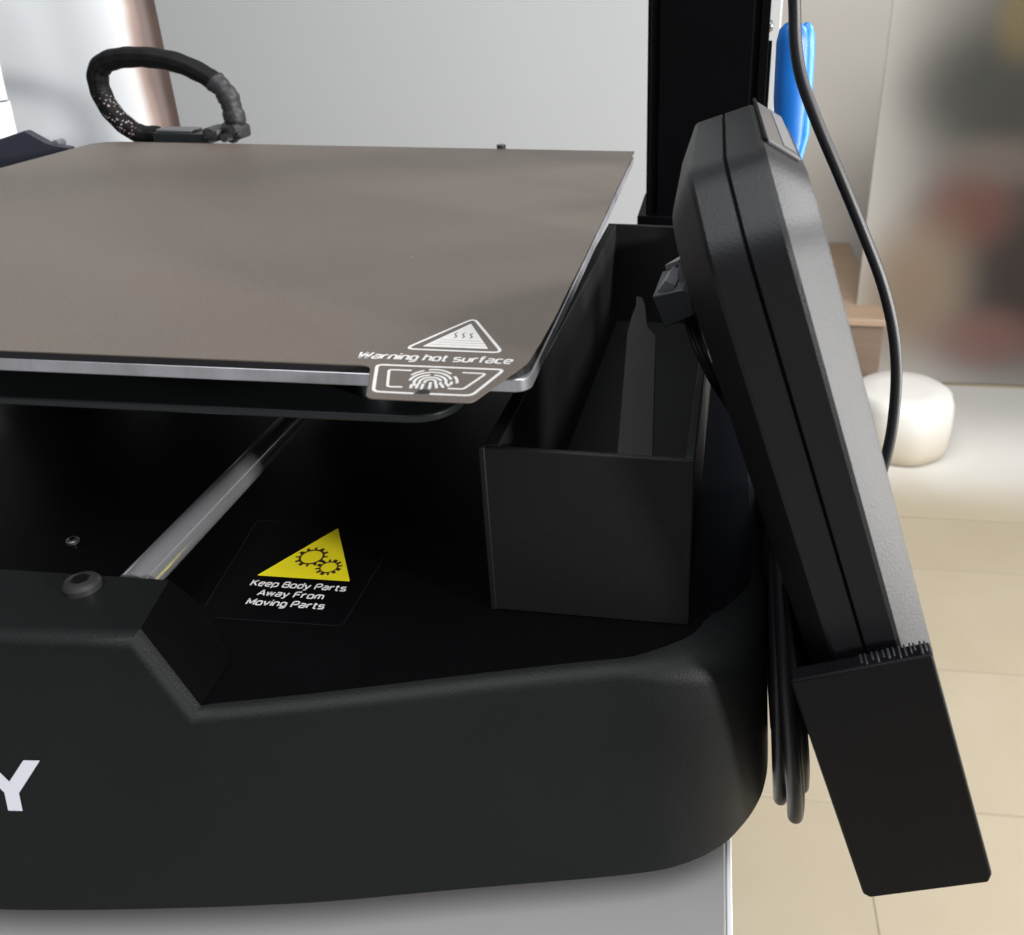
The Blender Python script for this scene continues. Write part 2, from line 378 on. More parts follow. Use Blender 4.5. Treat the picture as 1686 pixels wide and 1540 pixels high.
# ================================================================== SETTING
base_f = (1400, 900, FLOOR-8)
fl = box('floor', -900, 3300, -700, 2500, FLOOR-30, FLOOR-.7, 'grout', None, bevel=0, base=base_f); tag(fl, kind='structure')
tg = None; TS = 249.0; first = None
ox, oy = on_z(1440, 1500, FLOOR).x, on_z(1545, 1103, FLOOR).y
TSX = 930.0
for i in range(-2, 3):
    for j in range(-3, 7):
        x, y = ox+i*TSX, oy+j*TS
        if y > 2400 or x > 3000: continue
        if first is None:
            v, f = box_geo(-TSX/2+1.3, TSX/2-1.3, -TS/2+1.3, TS/2-1.3, -.65, 0)
            first = obj('tile', [(a+x+TSX/2, b+y+TS/2, c+FLOOR) for a, b, c in v], f, 'tile', fl, base=(x+TSX/2, y+TS/2, FLOOR), bevel=.3, segs=1)
        else:
            t = first.copy(); COL.objects.link(t); t.location = (Vector((x+TSX/2, y+TS/2, FLOOR))-Vector(base_f))*.001
            t.rotation_euler.z = R(180*random.randint(0, 1))
wall = box('wall', 150, 3300, 2500, 2540, FLOOR, 1300, 'wall', None, bevel=0, base=(1500, 2500, FLOOR)); tag(wall, kind='structure')

# table the printer stands on
TT = -116.0
tb = thing('table', 'grey laminate table top with pale edge under the printer', 'table', (-150, 0, FLOOR))
box('table_top', -640, 276.9, -360, 430, TT-28, TT, 'table', tb, bevel=.6)
box('edge_band', 276.95, 278.2, -359, 429, TT-27.7, TT-.2, 'table_edge', tb, bevel=.3)
for lx in (-610, 210):
    for ly in (-330, 380): box('leg', lx, lx+40, ly, ly+40, FLOOR, TT-28.1, 'table', tb, bevel=2)
# white board behind the printer
bx1 = on_y(1289, 0, 640).x
v, f = box_geo(-260, bx1, 640, 660, FLOOR, 900)
bd = obj('white_board', v, f, 'panel', None, (120, 650, FLOOR), bevel=1.2); tag(bd, 'tall plain white board standing behind the printer and its column', 'board')
# white door with brown edge at the left
pts = [(-420, 306), (-60, 306)]
for k in range(1, 13):
    t = R(90*k/12); pts.append((-60+35.5*math.sin(t), 306+19*(1-math.cos(t))))
pts += [(-24.5, 329), (-420, 329)]
v, f = prism_geo(pts, lambda p: (p[0], p[1], FLOOR), lambda p: (p[0], p[1], 640))
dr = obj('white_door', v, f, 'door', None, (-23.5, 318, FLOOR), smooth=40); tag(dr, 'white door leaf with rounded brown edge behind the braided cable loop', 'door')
# white jointed tube by the door
wt = thing('white_tube', 'white jointed plastic tube upright at the left edge above the dark cover', 'tube', tuple(on_y(-14, 230, 285)-Vector((0, 0, 100))))
pb, pm, pt = on_y(6, 225, 285), on_y(-8, 165, 285), on_y(-60, -60, 285)
dz = (pt-pb).normalized()
v, f, uv = tube_geo([pb-Vector((0, 0, 110)), pb, pm-dz*.5], 6.2, 24); obj('lower_tube', v, f, 'tube', wt, smooth=40)
v, f, uv = tube_geo([pm+dz*.5, pt], 5.4, 24); obj('upper_tube', v, f, 'tube', wt, smooth=40)
v, f, uv = tube_geo([pm-dz*.6, pm+dz*.6], 5.1, 24); obj('joint', v, f, 'connector_lt', wt, smooth=40)

# far things on the right
ZB = -660.0
a = on_z(1300, 522, ZB); b = on_z(1456, 522, ZB); c = on_z(1456, 392, ZB)
lb = thing('wooden_bench', 'low tan topped wooden bench against the far wall behind the cable', 'bench', ((a.x+b.x)/2, a.y+60, FLOOR))
box('bench_top', a.x-200, b.x+3, a.y, 2490, ZB-18, ZB, 'tan', lb, bevel=3)
box('front_panel', a.x-190, b.x, a.y+8, a.y+30, FLOOR, ZB-22, 'brown', lb, bevel=2)
box('shadow_gap', a.x-190, b.x, a.y+10, a.y+30, ZB-22, ZB-18.2, 'dark', lb, bevel=0)
box('side_panel', b.x-24, b.x-2, a.y+40, a.y+400, FLOOR, ZB-18.2, 'tan', lb, bevel=2)
# white padded seat
rg0, rg1 = on_z(1455, 850, FLOOR), on_z(1455, 632, FLOOR)
def patch_mat():
    # flat sheet standing in for a blurred pale area, blur put into the ramp
    m, nt, b = nt_new('pale_patch'); N, L = nt.nodes, nt.links
    tc = N.new('ShaderNodeTexCoord'); se = N.new('ShaderNodeSeparateXYZ'); L.new(tc.outputs['Object'], se.inputs[0])
    no = N.new('ShaderNodeTexNoise'); no.inputs['Scale'].default_value = 4; L.new(tc.outputs['Object'], no.inputs['Vector'])
    ad = N.new('ShaderNodeMath'); ad.operation = 'MULTIPLY_ADD'; ad.inputs[1].default_value = .12; L.new(no.outputs['Fac'], ad.inputs[0]); L.new(se.outputs[1], ad.inputs[2])
    rg = N.new('ShaderNodeMapRange'); h_ = (rg1.y-rg0.y)*.0005; rg.inputs['From Min'].default_value = -h_; rg.inputs['From Max'].default_value = h_; L.new(ad.outputs[0], rg.inputs[0])
    cr = N.new('ShaderNodeValToRGB'); cr.color_ramp.interpolation = 'EASE'; e = cr.color_ramp.elements
    e[0].position = .1; e[0].color = (.335, .288, .208, 1); e[1].position = 1; e[1].color = (.40, .39, .37, 1); x = e.new(.5); x.color = (.57, .56, .53, 1)
    L.new(rg.outputs[0], cr.inputs[0]); L.new(cr.outputs[0], b.inputs['Base Color']); b.inputs['Roughness'].default_value = .9
    n2 = N.new('ShaderNodeTexNoise'); n2.inputs['Scale'].default_value = 300; L.new(tc.outputs['Object'], n2.inputs['Vector'])
    bp = N.new('ShaderNodeBump'); bp.inputs['Strength'].default_value = .3; bp.inputs['Distance'].default_value = .004; L.new(n2.outputs['Fac'], bp.inputs['Height']); L.new(bp.outputs[0], b.inputs['Normal'])
    return m
patch = box('patch', rg0.x-40, rg0.x+1500, rg0.y, rg1.y, FLOOR+.2, FLOOR+2, patch_mat(), None, bevel=.6, base=(rg0.x+730, (rg0.y+rg1.y)/2, FLOOR)); tag(patch, 'flat stand-in for a blurred pale area on the beige floor below the blurred clutter', 'patch')
pc = on_z(1490, 775, FLOOR)+Vector((0, 105, 0))
def pouf():
    n, V, F = 48, [], []
    prof = [(0, 0), (.86, 0), (.95, .05), (1.0, .2), (1.02, .5), (1.0, .8), (.94, .93), (.84, .985), (.5, 1.0), (0, 1.0)]
    rows = []
    for r_, h in prof:
        if r_ == 0: V.append((pc.x, pc.y, FLOOR+2+140*h)); rows.append([len(V)-1]*n)
        else:
            s = len(V)
            for k in range(n):
                t = 2*math.pi*k/n; w = 1+.012*math.sin(8*t)
                V.append((pc.x+r_*w*105*math.cos(t), pc.y+r_*w*105*math.sin(t), FLOOR+2+140*h))
            rows.append(list(range(s, s+n)))
    for a_, b_ in zip(rows, rows[1:]):
        for k in range(n):
            q = [a_[k], a_[(k+1) % n], b_[(k+1) % n], b_[k]]; q = list(dict.fromkeys(q)); F.append(tuple(q))
    return V, F
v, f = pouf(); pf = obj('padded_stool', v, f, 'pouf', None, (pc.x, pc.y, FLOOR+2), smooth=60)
tag(pf, 'small round white padded stool behind the thin black cable', 'stool')
# cloth sheet standing in for blurred dark clutter, blur put into its colour
YH = 1930.0
p0, p1 = on_y(1478, -60, YH), on_y(1900, 640, YH)
def clutter_mat():
    m, nt, b = nt_new('clutter_blur_cloth'); N, L = nt.nodes, nt.links
    tc = N.new('ShaderNodeTexCoord'); prev = None
    col = (.40, .385, .36)
    blobs = [((1740, 110), 440, 440, (.062, .058, .052), 1.0), ((1630, 150), 190, 130, (.035, .037, .033), .8), ((1720, 450), 360, 300, (.036, .029, .026), 1.0), ((1640, 270), 150, 60, (.12, .10, .088), .6),
             ((1590, 350), 120, 90, (.11, .048, .038), .7), ((1690, 25), 70, 100, (.12, .092, .042), .7), ((1500, 480), 130, 150, (.19, .14, .098), .9), ((1620, 560), 130, 70, (.15, .075, .065), .7)]
    for (px, py), rx, ry, cc, amt in blobs:
        c_ = (on_y(px, py, YH)-Vector(hb))*.001; ex = (on_y(px+rx, py, YH)-on_y(px, py, YH)).length*.001; ez = (on_y(px, py+ry, YH)-on_y(px, py, YH)).length*.001
        mp = N.new('ShaderNodeMapping'); mp.vector_type = 'POINT'
        mp.inputs['Scale'].default_value = (1/ex, 0, 1/ez); mp.inputs['Location'].default_value = (-c_.x/ex, 0, -c_.z/ez)
        L.new(tc.outputs['Object'], mp.inputs[0])
        ln = N.new('ShaderNodeVectorMath'); ln.operation = 'LENGTH'; L.new(mp.outputs[0], ln.inputs[0])
        rg = N.new('ShaderNodeMapRange'); rg.interpolation_type = 'SMOOTHERSTEP'
        rg.inputs['From Min'].default_value = 1.15; rg.inputs['From Max'].default_value = .1; rg.inputs['To Max'].default_value = amt
        L.new(ln.outputs['Value'], rg.inputs[0])
        mx = N.new('ShaderNodeMix'); mx.data_type = 'RGBA'; L.new(rg.outputs[0], mx.inputs['Factor']); mx.inputs[7].default_value = (*cc, 1)
        if prev is None: mx.inputs[6].default_value = (*col, 1)
        else: L.new(prev, mx.inputs[6])
        prev = mx.outputs[2]
    L.new(prev, b.inputs['Base Color']); b.inputs['Roughness'].default_value = .95; b.inputs['Specular IOR Level'].default_value = .1
    return m
hb = (p1.x-400, YH, FLOOR+4)
V, F = [], []; NX, NZ = 70, 2
for s in (0, 6):
    for i in range(NX+1):
        x = p0.x+(p1.x+350-p0.x)*i/NX
        for j in range(NZ+1):
            z = FLOOR+4+(p0.z-FLOOR-4)*j/NZ; V.append((x, YH+s+2.5*math.sin(i*.33), z))
q = (NX+1)*(NZ+1)
for i in range(NX):
    for j in range(NZ):
        a_ = i*(NZ+1)+j; F.append((a_, a_+1, a_+NZ+2, a_+NZ+1)); F.append((q+a_, q+a_+NZ+1, q+a_+NZ+2, q+a_+1))
for j in range(NZ):
    F.append((j, q+j, q+j+1, j+1)); k = NX*(NZ+1)+j; F.append((k, k+1, q+k+1, q+k))
for i in range(NX):
    a_ = i*(NZ+1); F.append((a_, a_+NZ+1, q+a_+NZ+1, q+a_)); a_ += NZ; F.append((a_, q+a_, q+a_+NZ+1, a_+NZ+1))
hg = obj('blurred_clutter', V, F, clutter_mat(), None, hb, smooth=60); tag(hg, 'cloth stand-in for blurred dark brown and grey clutter at the upper right', 'clutter')

# ================================================================== PRINTER
pr = thing('printer', 'black desktop printer with heated bed, column and front lip', 'printer', (117, 100, TT))
ZBASE, ZD, ZH = -108.4, -60.0, -45.0
# ---- base shell: columns from the bottom edge up the wall, over the lip, to the inner edge
bot = [(-53, 255), (-53, 40), (-48, -2), (-30, -22), (10, -34), (60, -40), (100, -41.5), (126, -41.3), (152, -38.7), (164, -37.2), (174, -35.8), (178, -35.3), (195, -32.7), (213.6, -28.9), (232.2, -25.3),
       (251.2, -21.8), (264, -18.8), (271.8, -14.8), (277.1, -10.5), (282, -3.7), (285.0, 2.4), (286.8, 10), (287.5, 24), (287.5, 60), (287.5, 266)]
top = [(-49.5, 255, ZD), (-49.5, 42, ZD), (-44.5, 4, ZD), (-27, -14, ZD), (10, -25, ZD), (57.5, -31.5, ZD), (70, -29.5, ZH), (126, -30.2, ZH), (152, -29.0, ZH), (163.2, -28.0, ZH), (173.6, -31.4, ZD), (177, -30.6, ZD), (193.9, -26.5, ZD),
       (215.7, -20.5, ZD), (232, -16, ZD), (250.4, -11.3, ZD), (262, -9.0, ZD), (270.5, -6.2, ZD), (275.8, -2.6, ZD), (279.6, 2.6, ZD), (281.8, 8.5, ZD), (283.2, 17, ZD), (284, 30, ZD), (284, 62, ZD), (284, 266, ZD)]
# subdivide the columns for smooth curves
def resample(b_, t_):
    B, T = [], []
    for i in range(len(b_)-1):
        k = 1 if i in (8, 9, 10, 4, 5) else 4
        for s in range(k):
            u = s/k; B.append(Vector((*b_[i], ZBASE)).lerp(Vector((*b_[i+1], ZBASE)), u)); T.append(Vector(t_[i]).lerp(Vector(t_[i+1]), u))
    B.append(Vector((*b_[-1], ZBASE))); T.append(Vector(t_[-1])); return B, T
Bc, Tc = resample(bot, top)
# light smoothing of plan, keeping heights
for it in range(2):
    for arr in (Bc, Tc):
        cp = [p.copy() for p in arr]
        for i in range(2, len(arr)-2):
            if abs(cp[i].z-cp[i-1].z) < .01 and abs(cp[i].z-cp[i+1].z) < .01:
                q = (cp[i-1]+cp[i+1])*.25+cp[i]*.5; arr[i].x, arr[i].y = q.x, q.y
V, F, inner, nrow = [], [], [], 0
ncol = len(Bc)
for i in range(ncol):
    B, T = Bc[i], Tc[i]
    t = (Tc[min(i+1, ncol-1)]-Tc[max(i-1, 0)]); t.z = 0; t.normalize(); inn = Vector((-t.y, t.x, 0))
    e = .9 if True else 0
    # outer wall is slightly proud; lip rounded over ~3 mm
    upw = (T-B).normalized()
    col = [B+inn*1.2, B+upw*.8-inn*.0, B.lerp(T, .35), B.lerp(T, .7), T-upw*2.6]
    rl = min(max((T.x-255)/22, 0), 1)*min(max(1-(T.y-4)/16, 0), 1); ru, ri = 2.6+5.4*rl, 3.4+6.6*rl
    col[-1] = T-upw*ru
    for k in range(1, 7):
        an = R(90*k/6); col.append(T-upw*ru*(1-math.sin(an))+inn*ri*(1-math.cos(an)))
    V += col; nrow = len(col); inner.append(len(V)-1)
for i in range(ncol-1):
    for j in range(nrow-1):
        a_ = i*nrow+j; F.append((a_, a_+1, a_+nrow+1, a_+nrow))
F.append(tuple(i*nrow for i in range(ncol)))                      # underside
IN = [V[k] for k in inner]
# back wall
F.append((ncol*nrow-1,)+tuple(range((ncol-1)*nrow, ncol*nrow-1))+(0,)+tuple(range(1, nrow)))
obj('base_shell', V, F, 'shell', pr, smooth=38)
for fx, fy in ((-30, 10), (262, 20), (-30, 235), (262, 235)):
    v, f = cyl_geo((fx, fy, TT+.05), (0, 0, 1), 11, ZBASE-TT-.1, 24); obj('foot', v, f, 'cable', pr, smooth=40)
# hump over the belt tensioner
hi = [k for k in range(ncol) if Tc[k].z > ZD+14]; hL, hR = hi[0], hi[-1]
loL, loR = hL-1, hR+1
hv, hf = [], []
frontrow = []
for k in range(hL, hR+1): hv.append(IN[k]+Vector((0, -.05, .02))); frontrow.append(len(hv)-1)
backrow, backlow = [], []
for k in range(hL, hR+1):
    x = IN[k].x; x = min(max(x, 74), 160.8); hv.append((x, -10.2, ZH)); backrow.append(len(hv)-1)
for k in range(hL, hR+1):
    x = min(max(IN[k].x, 74), 160.8); hv.append((x, -9.2, ZD-.5)); backlow.append(len(hv)-1)
for i in range(len(frontrow)-1):
    hf.append((frontrow[i], frontrow[i+1], backrow[i+1], backrow[i])); hf.append((backrow[i], backrow[i+1], backlow[i+1], backlow[i]))
s = len(hv)
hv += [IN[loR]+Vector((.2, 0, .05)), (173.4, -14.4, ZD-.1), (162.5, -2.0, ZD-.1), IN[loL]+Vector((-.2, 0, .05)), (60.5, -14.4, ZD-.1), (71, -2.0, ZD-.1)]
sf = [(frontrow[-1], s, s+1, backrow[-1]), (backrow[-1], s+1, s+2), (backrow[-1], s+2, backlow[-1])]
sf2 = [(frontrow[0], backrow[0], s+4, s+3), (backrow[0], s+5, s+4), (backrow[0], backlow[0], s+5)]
def pick(vs_, fs_):
    ids = sorted({i for q_ in fs_ for i in q_}); mp_ = {k: n_ for n_, k in enumerate(ids)}; return [vs_[k] for k in ids], [tuple(mp_[i] for i in q_) for q_ in fs_]
tcv = obj('tensioner_cover', *pick(hv, hf), 'shell', pr, smooth=20)
for q_ in (sf, sf2): obj('cover_side', *pick(hv, q_), 'deck', tcv)  # side facets take the deck's black in place of shade
# deck sheet
dk = [(p.x, p.y, ZD-.15) for i, p in enumerate(IN) if not (loL < i < loR)]
dv = dk; n = len(dv)
obj('deck', dv+[(p[0], p[1], p[2]-2) for p in dv], [tuple(range(n)), tuple(range(2*n-1, n-1, -1))]+[(i, (i+1) % n, n+(i+1) % n, n+i) for i in range(n)], 'deck', pr)
# cover screw with star socket, small deck screw
def screw(c, ax, r, h, name, mt, par=pr):
    c = Vector(c); ax = Vector(ax).normalized()
    v, f, uv = tube_geo([c-ax*.2, c+ax*h*.55, c+ax*h*.86, c+ax*h], [r, r, r*.86, r*.55], 20, up=Vector((0, 1, .3)))
    o = obj(name, v, f, mt, par, smooth=35)
    g = cyl_geo(c+ax*(h+.02), ax, r*.5, .06, 6); obj('socket', *g, 'seam', o)
    return o
screw(on_z(137, 968, ZH), (0, 0, 1), 3.5, 2.2, 'screw', 'blacksteel')
screw(on_z(120, 892, ZD), (0, 0, 1), 1.5, .9, 'screw', 'steel')
# guide rods and their end sockets
for x in (151.4, 44.0):
    v, f, uv = tube_geo([(x, -9, -48.6), (x, 60, -48.6), (x, 240, -48.3)], 3.5, 32, up=Vector((0, 0, 1))); obj('guide_rod', v, f, 'chrome', pr, smooth=40)
    for y in (110, 190): box('bearing_block', x-9, x+9, y-16, y+16, -57, -16.5, 'carriage', pr, bevel=1)
box('rod_holder', 36.5, 51.5, -13, -3, ZD-.1, -43.2, 'shell', pr, bevel=1.5)
# carriage plate under the bed
v, f = slab_geo(rrect(18, 217.5, 6, 214, 9), -15.2, -13.4); obj('carriage_plate', v, f, 'carriage', pr, bevel=.35)
for x, y in ((198, 17), (37, 17), (198, 205), (37, 205)):
    v, f = cyl_geo((x, y, -13.38), (0, 0, 1), 3.6, 8.6, 20); obj('bed_spacer', v, f, mat('spacer_grey', (.05, .075, .08), .5) if 'spacer_grey' not in bpy.data.materials else bpy.data.materials['spacer_grey'], pr, smooth=40)
# heated bed
v, f = slab_geo(rrect(.4, 234.9, .2, 225.8, 3.2), -4.5, -1.78); hbed = obj('heated_bed', v, f, 'alu', pr, bevel=.25)
v, f = slab_geo(rrect(.7, 234.5, .3, 225.4, 5), -1.75, -.32); obj('magnetic_sheet', v, f, 'magnet', hbed)
v, f = slab_geo(rrect(6, 229, 7, 219, 5), -6.6, -4.75); obj('insulation_pad', v, f, 'magnet', hbed)
c0 = on_y(825, 243, 227.5); v, f = cyl_geo((c0.x, 227.8, -2.5), (0, 0, 1), 1.9, 3.9, 12); obj('stop_pin', v, f, 'blacksteel', pr, smooth=40)
# column with its slots
cx0, cx1, cy0, cy1 = 239.9, 287.2, 226.5, 262
prof = [(cx0, cy0), (cx0+1.6, cy0), (cx0+1.6, cy0+1.2), (cx0+4.6, cy0+1.2), (cx0+4.6, cy0), (cx1-6.2, cy0), (cx1-6.2, cy0+1.2), (cx1-3.6, cy0+1.2), (cx1-3.6, cy0), (cx1, cy0), (cx1, cy0+10), (cx1-2, cy0+10), (cx1-2, cy0+16), (cx1, cy0+16), (cx1, cy1), (cx0, cy1)]
v, f = prism_geo(prof, lambda p: (p[0], p[1], -60), lambda p: (p[0], p[1], 520)); colm = obj('column', v, f, 'column', pr, bevel=.25)
box('column_foot', 236.5, 292, 222.5, 266, -59.9, -26.2, 'column', pr, bevel=.6)
p = on_y(1276, 43, 236); screw((287.1, 236, p.z), (1, 0, 0), 2.2, 1.8, 'screw', 'steel')
box('cover_strip', 287.25, 288.6, 228, 231, -26, p.z-5, 'column', pr, bevel=.2)
# slate coloured cover at the far left behind the plate
L_ = [on_y(px, py, 222) for px, py in ((-90, 262), (0, 229), (40, 215.5), (75, 235), (90, 239.5), (113, 243))]
poly = [(p.x, p.z) for p in L_]+[(L_[-1].x+2, L_[-1].z-8), (L_[-1].x+1, -60), (L_[0].x, -60)]
v, f = prism_geo(poly, lambda p: (p[0], 222, p[1]), lambda p: (p[0], 226, p[1])); lc = obj('corner_cover', v, f, 'indigo', pr, bevel=.5)
p = on_y(96, 236, 226); v, f = cyl_geo((p.x, 224, p.z), (0, 1, 0), 1.6, 5, 12); obj('clip_ring', v, f, 'connector_lt', lc, smooth=40)
# bed cable: braided loop, taped end, clamp
loop_px = [(262, 224), (232, 221), (205, 205), (180, 178), (164, 145), (162, 118), (176, 102), (205, 95), (245, 95), (290, 103), (330, 120), (357, 137)]
path = catmull([on_y(px, py, 239-2.5*math.sin(i/11*math.pi)) for i, (px, py) in enumerate(loop_px)], 8)
cab = thing('braided_cable', 'black braided cable arching in a loop behind the plate, end wrapped in grey tape', 'cable', tuple(on_y(262, 232, 239)))
rr = [4.3+.12*math.sin(i*.9) for i in range(len(path))]
tube('sleeve', path, rr, 'braid', cab, 24)
tape_px = [(352, 133), (366, 146), (377, 163), (383, 182), (387, 200), (383, 214), (374, 224)]
path = catmull([on_y(px, py, 239) for px, py in tape_px], 6)
rr = [4.5+.28*math.sin(i*.62+1)+.16*math.sin(i*1.7) for i in range(len(path))]
tube('tape_wrap', path, rr, 'sleeve_tape', cab, 18)
def quadbox(name, p0, p1, y0, y1, mt, par, bev=.4):
    a_, b_ = on_y(*p0, y0), on_y(*p1, y0); return box(name, min(a_.x, b_.x), max(a_.x, b_.x), y0, y1, min(a_.z, b_.z), max(a_.z, b_.z), mt, par, bevel=bev)
quadbox('clamp_plate', (250, 219), (345, 238), 231, 243, 'carriage', cab)
quadbox('clamp_lid', (256, 213), (316, 218.5), 233, 242, 'connector_lt', cab)
quadbox('clamp_jaw', (330, 212), (362, 233), 229.5, 244, 'connector', cab, 1.2)
for px, py in ((347, 218), (384, 213), (371, 227)):
    c0 = on_y(px, py, 230); v, f = cyl_geo((c0.x, 228.6, c0.z), (0, 1, 0), 1.8, 5, 14); obj('clamp_screw', v, f, 'blacksteel', cab, smooth=40)
quadbox('clamp_jaw', (362, 207), (397, 231), 233, 244, 'sleeve_tape', cab, 1.5)
# logo lettering on the front wall
def wall_pt(x, z, off):
    # sits on the shell's own columns
    for i in range(ncol-1):
        B0, B1, T0, T1 = Bc[i], Bc[i+1], Tc[i], Tc[i+1]
        if B0.x <= x <= B1.x and abs(T0.z-ZH) < .1 and abs(T1.z-ZH) < .1:
            u = (x-B0.x)/(B1.x-B0.x); B, T = B0.lerp(B1, u), T0.lerp(T1, u); t = (z-B.z)/(T.z-B.z); return (x, B.y+(T.y-B.y)*t-off, z)
    return (x, -41.4+(z-ZBASE)*.175-off, z)
# capital Y, then the letters left of it
def px_wall(px, py):
    y = -36.0
    for _ in range(12):
        p_ = on_y(px, py, y); y = wall_pt(p_.x, p_.z, 0)[1]
    return p_.x, p_.z
tl, trr, jr, brr, bll, vv = [px_wall(*q_) for q_ in ((39.4, 1251), (66.4, 1251), (33.2, 1305), (38.2, 1334), (14.5, 1334), (11.0, 1286))]
xc = (brr[0]+bll[0])/2; zt, zb_, hw = tl[1], (brr[1]+bll[1])/2, (brr[0]-bll[0])/2; zj = jr[1]
yl = [(trr[0], zt), (tl[0], zt), (xc, vv[1]), (2*xc-tl[0], zt), (2*xc-trr[0], zt), (xc-hw, zj), (xc-hw, zb_), (xc+hw, zb_), (xc+hw, zj)]
gl = text_geo('CREALIT', offset=.030, spacing=1.06); xs = [p[0] for p in gl[0]]; sc = (zt-zb_)/.73
pv = [(yl[4][0]-1.2+(p[0]-max(xs))*sc*.9, p[1]*sc+zb_) for p in gl[0]]
# cut the strokes finely so they follow the wall
n = len(yl)
obj('lettering', [wall_pt(x, z, .16) for x, z in yl], [(0, 1, 2, 8), (2, 3, 4, 5), (8, 2, 5), (8, 5, 6, 7)], 'logo', pr)
obj('lettering', [wall_pt(x, z, .75) for x, z in pv], gl[1], 'logo', pr)
# warning sticker on the deck
SZ = ZD-.13
sk = rounded([(155, 34), (192.8, 34), (192.3, -3.4), (160, -3.4)], 1.6)
v, f = slab_geo(sk, SZ, SZ+.12); stk = obj('warning_sticker', v, f, 'sticker', pr); stk['label'] = 'yellow moving parts warning sticker'
sheet('rim', ribbon_geo(sk, .22, True), SZ+.12, .02, 'shell', stk)
tri = rounded([(165.8, 11.8), (188.1, 11.7), (177.0, 32.3)], .35, 3)
sheet('triangle', (tri, [tuple(range(len(tri)))]), SZ+.12, .04, 'yellow', stk)
def gear(cx, cy, r, teeth, rot, w):
    P = []
    for k in range(40):
        t = 2*math.pi*k/40; P.append((cx+r*math.cos(t), cy+r*math.sin(t)))
    gs = [ribbon_geo(P, w, True)]
    for k in range(teeth):
        t = 2*math.pi*k/teeth+rot; c, s = math.cos(t), math.sin(t); hw = .30+.12*((k*7) % 3)
        q = [(r, -hw), (r+w*.5+.85, -hw*.8), (r+w*.5+.85, hw*.8), (r, hw)]
        gs.append(([(cx+a_*c-b_*s, cy+a_*s+b_*c) for a_, b_ in q], [(0, 1, 2, 3)]))
    return gs
for (cx, cy, r, n_, ro, w) in ((175.5, 19.9, 2.75, 12, .1, .5), (181.2, 16.35, 2.05, 12, .3, .36)):
    gs = gear(cx, cy, r, n_, ro, w); o = sheet('gear', gs[0], SZ+.17, .02, 'gear_ink', stk)
    v, f = join(*gs[1:]); sheet('gear_teeth', (v, f), SZ+.172, .02, 'gear_ink', stk)
for body, x0, x1, y0, cap in (('Keep Body Parts', 165.9, 188.2, 8.15, 1.75), ('Away From', 169.2, 184.3, 4.9, 1.75), ('Moving Parts', 168.1, 185.8, 1.65, 1.75)):
    strokes('lettering', body, x0, x1, y0, cap*1.08, .36, SZ+.15, 'white_print', stk)

# ================================================================== BUILD PLATE
bp = thing('build_plate', 'flat taupe steel build plate with hot surface warning on its corner tab', 'build plate', (117, 110, -.5))
out = [(2.5, 0), (202.3, .3)]+rounded([(202.3, .3), (205.0, -.4), (209.0, -13.6), (227.8, -13.6), (231.6, -2.5), (233.9, 4), (234.6, 14)], 1.4, 4, False)+[(235, 30), (235, 226.1)]+[(10, 226.1), (3.5, 224.6), (0, 219), (0, 2.5)]
# half-moon notch in the tab's front edge
v, f = slab_geo(out, -.3, 0); obj('sheet', v, f, 'plate', bp, bevel=.08, segs=1)
tri = rounded([(208.6, 8.6), (228.1, 8.5), (217.95, 26.4)], 2.2, 6)
sheet('warning_frame', ribbon_geo(tri, .62, True), .005, .03, 'white_print', bp)
tri = rounded([(211.7, 10.1), (224.9, 10.1), (218.1, 23.3)], .4, 3); sheet('warning_triangle', (tri, [tuple(range(len(tri)))]), .005, .03, 'white_print', bp)
for k, x in enumerate((216.7, 218.3, 219.9)):
    w_ = [(x+.32*math.sin(t/10*2*math.pi), 15.1+2.8*t/10) for t in range(11)]; sheet('heat_wave', ribbon_geo(w_, .28), .037, .01, 'plate_edge', bp)
for x0, x1, y in ((214.4, 222.5, 13.8), (213.7, 223.4, 12.6), (213.0, 224.1, 11.4)): sheet('heat_line', ribbon_geo([(x0, y), (x1, y)], .13), .037, .01, 'plate', bp)
strokes('lettering', 'Warning hot surface', 200.9, 230.8, 3.35, 2.75, .50, .03, 'white_print', bp)
fr = rounded([(219.6, -11.0), (227.0, -11.0), (230.2, .55), (206.0, .55), (209.4, -11.0), (216.7, -11.1)], 1.3, 5, False)
sheet('emblem_frame', ribbon_geo(fr, .62), .005, .03, 'white_print', bp)
sheet('emblem_bracket', ribbon_geo(rounded([(213.3, -1.5), (209.0, -1.5), (211.2, -8.8), (213.9, -8.7)], .7, 4, False), .5), .005, .03, 'white_print', bp)
sheet('emblem_bracket', ribbon_geo(rounded([(222.9, -1.5), (227.3, -1.6), (224.9, -8.5), (222.1, -8.5)], .7, 4, False), .5), .005, .03, 'white_print', bp)
fc = (218.2, -6.2)
def arc(rx, ry, a0, a1, tail=None, n=16):
    P = []
    for k in range(n+1):
        t = R(a0+(a1-a0)*k/n); P.append((fc[0]-.0+rx*math.cos(t)-.12*ry*math.sin(t), fc[1]+ry*math.sin(t)))
    if tail: P += tail
    return P
ridges = [arc(1.0, 1.15, 200, -10, [(219.6, -7.2), (220.1, -8.6)]), arc(1.95, 2.1, 205, 20), arc(1.95, 2.1, 5, -12, [(220.6, -7.2), (221.2, -8.2)]), arc(2.9, 3.1, 215, 100), arc(2.9, 3.1, 85, -5, [(221.6, -6.9), (222.0, -7.7)]),
          arc(3.85, 4.3, 175, 20), arc(3.9, 4.2, 8, -12), arc(4.6, 5.4, 150, 115), arc(4.55, 5.5, 105, 45), arc(4.9, 5.0, 35, 0), [(215.2, -7.4), (215.5, -9.0)], [(216.3, -6.9), (216.5, -9.0)], [(217.2, -7.0), (217.5, -9.2)], [(218.3, -6.2), (218.9, -9.0)]]
